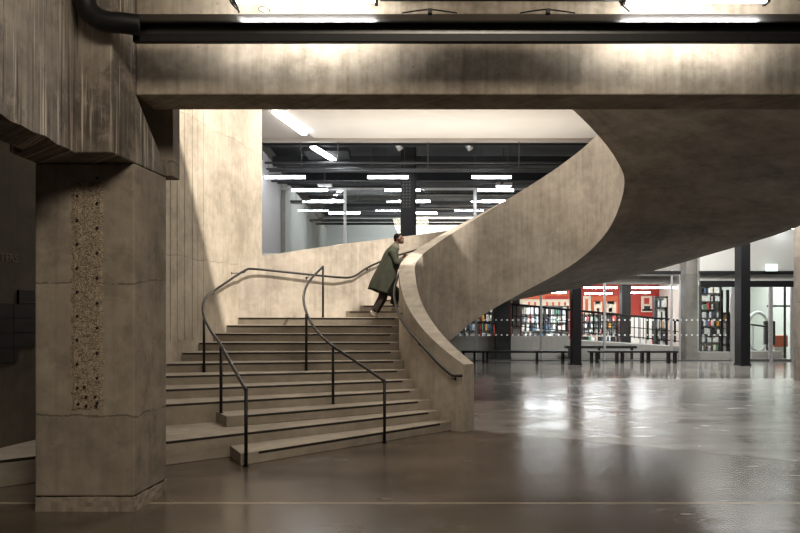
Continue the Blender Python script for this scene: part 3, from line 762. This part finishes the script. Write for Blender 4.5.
# columns in the hall
def column(x0, x1, D, dep, z, mat, label):
    X0, X1 = PX(x0, D+dep), PX(x1, D)
    tt = thing('steel_column', ((X0+X1)/2, D+dep/2, 0), label, 'column')
    MB().box(X0, X1, D, D+dep, 0, z).build('column_shaft', M[mat], tt, bevel=.012)
    MB().box(X0-.02, X1+.02, D-.02, D+dep+.02, 0, .08).build('base_plate', M[mat], tt)
    return tt
column(570, 581.5, 31.0, .5, 4.2, 'blackmetal', 'black square column between the benches, nearest the stair')
column(734.5, 750.5, 30.5, .6, 9, 'blackmetal', 'tall black square column beside the glass door')
column(680, 698, 35.0, .8, 9, 'col_grey', 'wide dark grey column left of the glass door')
column(494.5, 511, 35.2, .5, 4.2, 'darkceil', 'dark column close behind the lower end of the stair ribbon')
column(511.3, 520, 36.4, .5, 4.2, 'col_grey', 'dark grey column half hidden behind the darker one')
column(619.5, 631, 40.3, .5, 5, 'darkceil', 'dark blue-black column inside the shop')
tt = thing('concrete_column', (13.3, 23.75, 0), 'raw concrete column cut off by the right edge of the view', 'column')
MB().box(12.64, 14.0, 23.4, 24.1, 0, 9).build('column_shaft', M['pillar'], tt, bevel=.02)

# benches
def bench(x0, x1, D, label, legs, grp='black benches along the glass'):
    X0, X1 = PX(x0, D), PX(x1, D)
    tt = thing('bench', ((X0+X1)/2, D+.25, 0), label, 'bench', grp)
    MB().box(X0, X1, D, D+.5, .45, .53).build('seat', M['blackmetal'], tt, bevel=.008)
    for X in legs:
        X = PX(X, D)
        MB().box(X-.035, X+.035, D+.10, D+.40, 0, .45).build('leg', M['blackmetal'], tt)
bench(462, 485.3, 32.0, 'black bench just behind the end of the stair balustrade', (464, 475, 484))
bench(486, 569, 32.0, 'long black bench between the stair and the black column', (487.6, 538, 564))
bench(590.5, 620.8, 32.0, 'black bench right of the black column, first of three', (593, 598.4, 618.5))
bench(621.2, 647, 32.0, 'middle black bench of the three right of the black column', (624, 644))
bench(647.4, 678.5, 32.0, 'last black bench of the three, beside the grey column', (650.3, 670.5, 677))
tt = thing('bench', (PX(602, 35), 35.3, 0), 'dark bench behind the glass at the foot of the ramp railing', 'bench')
MB().box(PX(566, 35), PX(637, 35), 35, 35.4, .50, .62).build('seat', M['blackmetal'], tt)
for xx in (570, 600, 633): MB().box(PX(xx, 35)-.04, PX(xx, 35)+.04, 35.1, 35.3, 0, .5).build('leg', M['blackmetal'], tt)

# ramp with low wall and railing behind the glass
struct(MB().box(PX(440, 35.8), PX(569, 35.8), 35.8, 36.0, 0, PZ(336, 35.8)).build('wall_ramp', M['plinth'], clean=True))
b = MB(); p0_, p1_ = P(569, 340, 36.0), P(683, 347, 36.0)
b.v += [(p0_.x, 36.0, 0), (p1_.x, 36.0, 0), (p1_.x, 38.5, 0), (p0_.x, 38.5, 0), (p0_.x, 36.0, p0_.z), (p1_.x, 36.0, p1_.z), (p1_.x, 38.5, p1_.z), (p0_.x, 38.5, p0_.z)]
b.f += [(0,3,2,1),(4,5,6,7),(0,1,5,4),(1,2,6,5),(2,3,7,6),(3,0,4,7)]
tag(b.build('ramp', M['plinth']), 'pale concrete ramp behind the glass sloping down to the right', 'ramp')
D = 36.3
a, b2 = P(458, 299, D), P(684, 321, D)
tt = thing('ramp_railing', (a.x, D, .9), 'black railing with vertical bars sloping down along the ramp behind the glass', 'railing')
MB().tube([a, b2], .055, 8).build('top_rail', M['blackmetal'], tt)
MB().tube([a-Vector((0, 0, .55)), b2-Vector((0, 0, .55))], .02, 8).build('middle_rail', M['blackmetal'], tt)
MB().tube([a-Vector((0, 0, 1.05)), b2-Vector((0, 0, 1.0))], .025, 8).build('bottom_rail', M['blackmetal'], tt)
n = 50; bar = None
for i in range(n+1):
    p = a.lerp(b2, i/n); big = i % 6 == 0
    MB().tube([p-Vector((0, 0, 1.08)), p], .05 if big else .022, 6).build('post' if big else 'bar', M['blackmetal'], tt)

# shop
struct(MB().box(0, 15.9, 46, 46.2, 0, 4.9).build('wall_shop_back', M['red']))
struct(MB().box(0, 15.9, 36.9, 47, 4.9, 5.0).build('ceiling', M['white']))
struct(MB().box(15.9, 16.1, 41.6, 47, 0, 5).build('wall_shop_right', M['white']))
struct(MB().box(0, .2, 36.5, 47, 0, 4.9).build('wall_shop_left', M['white']))
# shop front lamps
D = 38.2
for i, (a_, b_) in enumerate(((522, 566), (584, 617), (632, 655), (656, 677))):
    pendant(a_, b_, 287.5 if i else 289, D, 'bright tube lamp over the shop, %s' % ('leftmost', 'second from the left', 'third from the left', 'rightmost')[i], 'tube lamps over the shop', 'tube3', 4.9)
for i, (a_, b_, y) in enumerate(((528, 548, 291), (588, 612, 294), (633, 650, 293), (549.5, 566, 293))):
    D = 41.5; X0, X1 = PX(a_, D), PX(b_, D)
    tt = thing('light_panel', ((X0+X1)/2, D, PZ(y, D)), 'bright panel lamp inside the shop, %s' % ('leftmost', 'third from the left', 'rightmost', 'second from the left')[i], 'lamp')
    MB().box(X0, X1, D, D+.8, PZ(y, D), PZ(y, D)+.06).build('diffuser', M['tube3'], tt); MB().box(X0-.05, X1+.05, D-.05, D+.85, PZ(y, D)+.06, PZ(y, D)+.12).build('frame', M['duct'], tt)
    for xx in (X0+.2, X1-.2): MB().tube([(xx, D+.4, PZ(y, D)+.1), (xx, D+.4, 4.9)], .01, 6).build('hanger', M['duct'], tt)
# red fascia and graphic boards
D = 45.8
def board(x0, x1, y0, y1, D, mat, label, extra=()):
    tt = thing('wall_graphic', ((PX(x0, D)+PX(x1, D))/2, D, PZ(y1, D)), label, 'poster')
    MB().box(PX(x0, D), PX(x1, D), D-.03, D, PZ(y1, D), PZ(y0, D)).build('board', M[mat], tt)
    for (a, b, c, d, m) in extra:
        MB().box(PX(a, D), PX(b, D), D-.045, D-.03, PZ(d, D), PZ(c, D)).build('print', M[m], tt)
board(515, 569, 291, 299, D, 'orange', 'orange-red fascia strip over the bookshelves left of the black column', [(545, 568, 296, 299, 'red')])
board(515, 569, 299.3, 310, D, 'cream', 'cream graphic frieze under the orange fascia', [(x, x+2, 302, 307, 'orange') for x in range(528, 568, 6)])
board(583, 591, 296, 318, D, 'cream', 'cream banner just right of the black column', [(585, 588, 299, 312, 'orange')])
board(592, 618, 296, 318, D, 'orange', 'red poster with two portrait-like cream shapes in the shop',
      [(594, 602, 302, 313, 'cream'), (606, 616, 302, 313, 'cream'), (595, 600, 301, 304, 'ink'), (607, 614, 301, 304, 'ink'), (596.5, 599, 308, 312, 'orange'), (608.5, 612, 308, 312, 'orange')])
board(641, 652, 296, 312, D, 'cream', 'cream poster with a figure on the red shop wall', [(644, 649, 298, 304, 'red'), (644, 650, 306, 310, 'ink'), (642, 652, 309, 311, 'ink')])
# bookshelves and tables: cases as things, the countless small goods as stuff
cols = [(.6,.07,.05), (.75,.7,.6), (.05,.06,.08), (.75,.75,.75), (.1,.2,.35), (.65,.32,.06), (.02,.02,.02), (.7,.7,.7), (.12,.3,.2), (.68,.52,.12)]
bmats = [plain('book_cover', c, .5) for c in cols]
def bookcase(x0, x1, D, z1, label, shelves=5, grp=None):
    X0, X1 = PX(x0, D), PX(x1, D)
    tt = thing('bookcase', ((X0+X1)/2, D, 0), label, 'bookcase', grp)
    for X in (X0, X1-.04): MB().box(X, X+.04, D, D+.35, 0, z1).build('side_panel', M['ink'], tt)
    MB().box(X0+.04, X1-.04, D+.33, D+.35, 0, z1).build('back_panel', M['white'], tt)
    bs = [MB() for _ in bmats]
    for s in range(shelves+1):
        zz = .1+(z1-.14)*s/shelves; MB().box(X0+.04, X1-.04, D, D+.33, zz, zz+.03).build('shelf', M['ink'], tt)
        if s == shelves: continue
        x = X0+.06; top = (z1-.14)/shelves
        while x < X1-.2:
            wd = random.uniform(.05, .16); hh = random.uniform(.55, .82)*top
            if random.random() < .85: bs[random.choice((0, 1, 2, 2, 3, 3, 3, 6, 4, 5, 6, 7, 7, 7, 1, 2, 8, 6, 3))].box(x, x+wd, D+.03, D+.25, zz+.031, zz+.03+hh)
            x += wd+.01
    for m, b in zip(bmats, bs):
        if b.v: tag(b.build('rows_of_books', m), 'rows of books in the %s' % label, 'books', 'books on the shop shelves', 'stuff')
bookcase(455, 480, 43, 2.75, 'bookcase seen through the glass nearest the stair ribbon')
bookcase(481, 494, 43, 2.75, 'narrow bookcase left of the dark column')
bookcase(521, 545, 44, 2.6, 'bookcase right of the dark column under the cream frieze')
bookcase(545.6, 569, 44, 2.6, 'bookcase directly left of the black column')
bookcase(583, 600, 44, 2.1, 'bookcase directly right of the black column')
bookcase(600.6, 619, 44, 2.1, 'bookcase left of the column inside the shop')
bookcase(655, 668, 42, 3.1, 'tall bookcase at the right end of the red shop wall')
tt = thing('display_cabinet', (PX(645, 43), 43, 0), 'white display cabinet standing below the figure poster', 'cabinet')
MB().box(PX(634, 43), PX(652, 43), 43, 43.6, 0, 1.9).build('body', M['white'], tt)
for xx in (640, 646): MB().box(PX(xx, 43)-.02, PX(xx, 43)+.02, 42.98, 43, .1, 1.85).build('door_edge', M['ink'], tt)
tt = thing('display_table', (PX(605, 40), 40, 0), 'low display table with small goods right of the black column', 'table')
MB().box(PX(586, 40), PX(617, 40), 40, 40.8, .9, .96).build('table_top', M['white'], tt)
for xx in (588, 615):
    for yy in (40.05, 40.7): MB().box(PX(xx, 40)-.03, PX(xx, 40)+.03, yy, yy+.05, 0, .9).build('leg', M['ink'], tt)
b = [MB() for _ in bmats]
for i in range(40):
    X = PX(587.5, 40)+(PX(615, 40)-PX(587.5, 40))*(i//2)/20; Y = 40.08+.35*(i % 2); s = random.uniform(.045, .065)
    b[i % len(b)].box(X, X+s, Y, Y+s, .961, .96+random.uniform(.08, .35))
for m, q in zip(bmats, b): tag(q.build('small_goods', m), 'small boxed goods on the low display table', 'goods', 'goods on the display table', 'stuff')

# second shop bay right of the grey column: shelving and dark plants
bookcase(701, 722, 40.5, 3.7, 'tall open bookcase between the grey column and the tall black column', 8)
bookcase(722.5, 732, 39, 2.2, 'narrow bookcase beside the tall black column')
struct(MB().box(15.9+.3, 21.9, 47, 47.2, 0, 5.6).build('wall_lobby_back', M['lobby']))
for xx in (722, 728): 
    tag(MB().box(PX(xx, 37)-.06, PX(xx, 37)+.06, 37, 37.1, 0, 3.3).build('shop_post', M['blackmetal']), 'slim dark post behind the glass left of the tall black column, %s one' % ('left' if xx < 725 else 'right'), 'post')
tag(MB().box(PX(700, 36), PX(733, 36), 36, 36.5, 0, .28).build('shop_plinth', M['plinth']), 'low pale plinth behind the glass left of the tall black column', 'plinth')
# lobby behind the door
struct(MB().box(21.7, 21.9, 34.3, 47, 0, 5.6).build('wall_lobby_right', M['lobby']))
struct(MB().box(16.2, 21.9, 34.3, 47.2, 5.6, 5.7).build('ceiling', M['white']))
D = 41
ring = []
cx_, cz_ = PX(758, D), PZ(331.5, D)
for i in range(33):
    an = 2*math.pi*i/32; ring.append((cx_+.62*math.cos(an), D, cz_+1.05*math.sin(an)))
tag(MB().tube(ring, .09, 8).build('ring_sculpture', M['ringgrey'], smooth=True), 'large pale grey upright ring seen through the glass door', 'ring sign')
tt = thing('wall_bin', (PX(771, 38), 38, 1.0), 'black box standing behind the glass door frame', 'box')
MB().box(PX(766.5, 38), PX(775.5, 38), 38, 38.35, .55, 1.75).build('case', M['blackmetal'], tt, bevel=.02)
MB().box(PX(769, 38), PX(773, 38), 38.05, 38.3, 0, .55).build('stand', M['blackmetal'], tt)
tt = thing('storage_crate', (PX(780, 38.6), 38.6, 0), 'orange-red crate on a white stand behind the glass door', 'crate')
MB().box(PX(774, 38.6), PX(788, 38.6), 38.6, 39.1, .42, 1.0).build('crate_body', M['orange'], tt, bevel=.02)
MB().box(PX(775, 38.6), PX(787, 38.6), 38.65, 39.05, 0, .42).build('stand', M['white'], tt)
for xa1, xb1, y, D, lb in ((767, 797, 306, 37, 'upper black handrail behind the glass door'), (751, 766, 324.5, 37.2, 'lower black handrail left of the door frame')):
    tt = thing('lobby_handrail', (PX(xa1, D), D, 0), lb, 'handrail')
    MB().tube([P(xa1, y, D), P(xb1, y+(2 if D > 37 else 0), D)], .045, 8).build('rail', M['blackmetal'], tt)
    for xx in (xa1+2, xb1-2): MB().tube([(PX(xx, D), D, 0), P(xx, y, D)], .02, 6).build('post', M['silver'], tt)
tag(MB().box(PX(752, 36), PX(782, 36), 36, 36.5, 0, .32).build('low_platform', M['plinth']), 'low grey platform just inside the glass door', 'platform')

# ------------------------------------------------------------------ the man on the landing
PD = 16.80; k = 750/PD
ps = thing('person', (PX(385, PD), PD, 2.04), 'man in a long olive coat leaning forward as he climbs, hand on the rail', 'person')
def L_(u, v, z): return Vector((PX(385, PD)+u*.985+v*.17, PD+u*.17-v*.985, 2.04+z))   # u forward (right), v towards the camera
def px(x, y, v=0): return L_((x-385)/k/.985, v, (316.6-y)/k)
rotY = Matrix.Rotation(R(10), 3, 'Z')
b = MB()
pel = px(386, 280); che = px(391.5, 258); nek = px(395.0, 246.2); hed = px(398.9, 238.0)
b.capsule(pel, che, .13, .15); b.capsule(che, nek, .13, .06); b.capsule(nek, hed-Vector((.03, 0, .02)), .058, .055)
# head: skull, jaw, nose, brow, lips, chin, ears
rt = Matrix.Rotation(R(10), 3, 'Z') @ Matrix.Rotation(R(-12), 3, 'Y')
b.ball(hed+Vector((-.015, 0, .02)), .098, .076, .105, rot=rt)
b.ball(hed+rt@Vector((.035, 0, -.055)), .062, .055, .062, rot=rt)
b.ball(hed+rt@Vector((.075, 0, -.098)), .022, .026, .020)
b.capsule(hed+rt@Vector((.082, 0, .025)), hed+rt@Vector((.112, 0, -.015)), .010, .016, 8)
b.ball(hed+rt@Vector((.096, 0, -.05)), .014, .022, .008); b.ball(hed+rt@Vector((.093, 0, -.066)), .014, .020, .009)
b.capsule(hed+rt@Vector((.078, -.035, .038)), hed+rt@Vector((.078, .035, .038)), .012, .012, 8)
for s in (-1, 1): b.ball(hed+rt@Vector((-.008, .077*s, -.005)), .022, .010, .034)
# legs (rear leg nearer the camera, forward leg beyond it)
hipn, hipf = px(385.5, 281, .09), px(387, 281, -.09)
knn, ann = px(382, 297, .09), px(374.5, 310.5, .09)
knf, anf = px(397, 291, -.10), px(394.5, 303.5, -.10)
for h_, kn, an in ((hipn, knn, ann), (hipf, knf, anf)):
    b.capsule(h_, kn, .085, .055); b.capsule(kn, an, .053, .036)
# arms
shn, eln, hdn = px(390.6, 252.6, .19), px(395.5, 262.5, .25), px(402.2, 258.6, .22)
shf, elf, hdf = px(393.5, 253.5, -.19), px(399, 265, -.22), px(404.0, 256.0, -.10)
def hand(w_, dirv, side):
    """palm with four unequal curled fingers and a thumb at its side"""
    dirv = dirv.normalized(); up = Vector((0, 0, 1)); sd = dirv.cross(up).normalized()*side
    pc = w_+dirv*.055
    b.capsule(w_, pc, .026, .036, 10); b.capsule(pc-sd*.022, pc+sd*.022, .018, .018, 8)
    for i, ln in enumerate((.066, .074, .068, .052)):
        base = pc+dirv*.025+sd*(-.033+.022*i)
        m1 = base+dirv*ln*.5+up*.006; m2 = m1+dirv*ln*.25-up*ln*.30; m3 = m2-dirv*ln*.08-up*ln*.28
        b.capsule(base, m1, .0098, .009, 8); b.capsule(m1, m2, .009, .0085, 8); b.capsule(m2, m3, .0085, .0075, 8)
    t0 = pc-dirv*.02-sd*.034; t1 = t0-sd*.026+dirv*.02-up*.012; t2 = t1+dirv*.022-up*.022
    b.capsule(t0, t1, .013, .011, 8); b.capsule(t1, t2, .011, .009, 8)
for s_, e_, h_, sd in ((shn, eln, hdn, 1), (shf, elf, hdf, -1)):
    b.capsule(s_, e_, .052, .042); b.capsule(e_, h_, .040, .027)
    hand(h_, (h_-e_), sd)
body = b.build('body', M['skin'], ps)
md = body.modifiers.new('remesh', 'REMESH'); md.mode = 'VOXEL'; md.voxel_size = .009; md.use_smooth_shade = True
sm = body.modifiers.new('smooth', 'SMOOTH'); sm.factor = .5; sm.iterations = 2
# eyes
for s in (-1, 1):
    MB().ball(hed+rt@Vector((.078, .029*s, .016)), .0085, n=10, m=8).build('eye', M['sole'], ps, smooth=True)
    MB().ball(hed+rt@Vector((.0845, .029*s, .016)), .0055, n=8, m=6).build('pupil', M['ink'], ps, smooth=True)
# hair: short cap over crown and back
b = MB(); b.ball(hed+Vector((-.032, 0, .042)), .090, .080, .090, rot=rt); b.ball(hed+Vector((-.060, 0, -.01)), .056, .068, .07, rot=rt)
b.ball(hed+rt@Vector((.015, 0, .105)), .055, .06, .026)
hr = b.build('hair', M['hair'], ps); md = hr.modifiers.new('r', 'REMESH'); md.mode = 'VOXEL'; md.voxel_size = .012; md.use_smooth_shade = True
# coat: lofted rings with folds
def loft(rings, n=40, folds=0.0):
    b = MB()
    for (c, ru, rv, tilt, fold) in rings:
        for i in range(n):
            a = 2*math.pi*i/n; rr_ = 1+fold*math.sin(a*7+1.3)+fold*.6*math.sin(a*11)
            u = ru*math.cos(a)*rr_; v = rv*math.sin(a)*rr_
            q = c+Vector((u*.985+v*.17, u*.17-v*.985, -tilt*math.cos(a)))
            b.v.append(tuple(q))
    m = len(rings)
    for j in range(m-1):
        for i in range(n):
            i2 = (i+1) % n; b.f.append((j*n+i, j*n+i2, (j+1)*n+i2, (j+1)*n+i))
    return b
rings = [(px(395.6, 245.0), .070, .075, .03, 0), (px(394.4, 246.8), .10, .115, .03, 0), (px(392.6, 248.8), .135, .19, .02, 0), (px(391.0, 253), .165, .225, .02, .01),
         (px(389.9, 260), .195, .26, .03, .015), (px(387.5, 268), .222, .27, .05, .03), (px(384.8, 276), .25, .28, .07, .045), (px(382.5, 284), .275, .29, .085, .06), (px(381.2, 292.3), .300, .30, .10, .075)]
b = loft(rings)
ct = b.build('coat', M['coat'], ps, smooth=True, clean=False)
sd_ = ct.modifiers.new('solid', 'SOLIDIFY'); sd_.thickness = .012; ss = ct.modifiers.new('sub', 'SUBSURF'); ss.levels = ss.render_levels = 1
for s_, e_, h_ in ((shn, eln, hdn), (shf, elf, hdf)):
    mm = e_.lerp(h_, .80); pts = spline([s_, s_.lerp(e_, .5)+Vector((-.02, 0, 0)), e_+Vector((-.01, 0, -.01)), mm], 4)
    n = len(pts); sl = MB().tube(pts, 0, 14, [.085-.028*i/(n-1)+.004*math.sin(i*2.1) for i in range(n)])
    sl.ball(s_, .087, n=14, m=10)
    sl.build('sleeve', M['coat'], ct, smooth=True)
b = loft([(px(396.4, 242.9), .066, .072, .03, 0), (px(395.2, 245.8), .092, .10, .04, 0), (px(394.2, 247.6), .115, .135, .035, 0)], 28)
cl = b.build('collar', M['collar'], ct, smooth=True); s2 = cl.modifiers.new('s', 'SOLIDIFY'); s2.thickness = .014
# coat opening at front edge, and trousers, shoes
b = MB()
for h_, kn, an in ((hipn, knn, ann), (hipf, knf, anf)):
    b.capsule(h_, kn, .120, .105); b.tube([kn, kn.lerp(an, .5), an], 0, 16, [.105, .098, .090]); b.ball(kn, .105)
tr = b.build('trousers', M['trouser'], ps); md = tr.modifiers.new('r', 'REMESH'); md.mode = 'VOXEL'; md.voxel_size = .014; md.use_smooth_shade = True
def shoe(heel, toe):
    f = (toe-heel); b = MB(); b.capsule(heel+Vector((0, 0, .045)), heel.lerp(toe, .5)+Vector((0, 0, .045)), .042, .045); b.capsule(heel.lerp(toe, .5)+Vector((0, 0, .04)), toe+Vector((0, 0, .03))-f*.12, .044, .032)
    o = b.build('shoe', M['shoe'], ps); md = o.modifiers.new('r', 'REMESH'); md.mode = 'VOXEL'; md.voxel_size = .01; md.use_smooth_shade = True
    d_ = Vector((f.x, f.y, 0)).normalized(); s_ = Vector((-d_.y, d_.x, 0))*.045; up = Vector((0, 0, .022))
    m = MB(); pts = [heel-s_*.8-f*.13, heel+s_*.8-f*.13, heel.lerp(toe, .6)+s_*1.1, toe+s_*.7, toe+f*.05, toe-s_*.7, heel.lerp(toe, .6)-s_*1.1]
    m.v = [tuple(p) for p in pts]+[tuple(p+up) for p in pts]; q = len(pts)
    m.f = [tuple(range(q-1, -1, -1)), tuple(range(q, 2*q))]+[(i, (i+1) % q, q+(i+1) % q, q+i) for i in range(q)]
    m.build('sole', M['sole'], o, clean=True)
shoe(px(371.5, 313.3, .09), px(377.5, 316.6, .09))
z13 = 2.19; hh = px(393.0, 0, -.10); shoe(Vector((hh.x, hh.y, z13)), Vector((hh.x+.22, hh.y+.04, z13)))
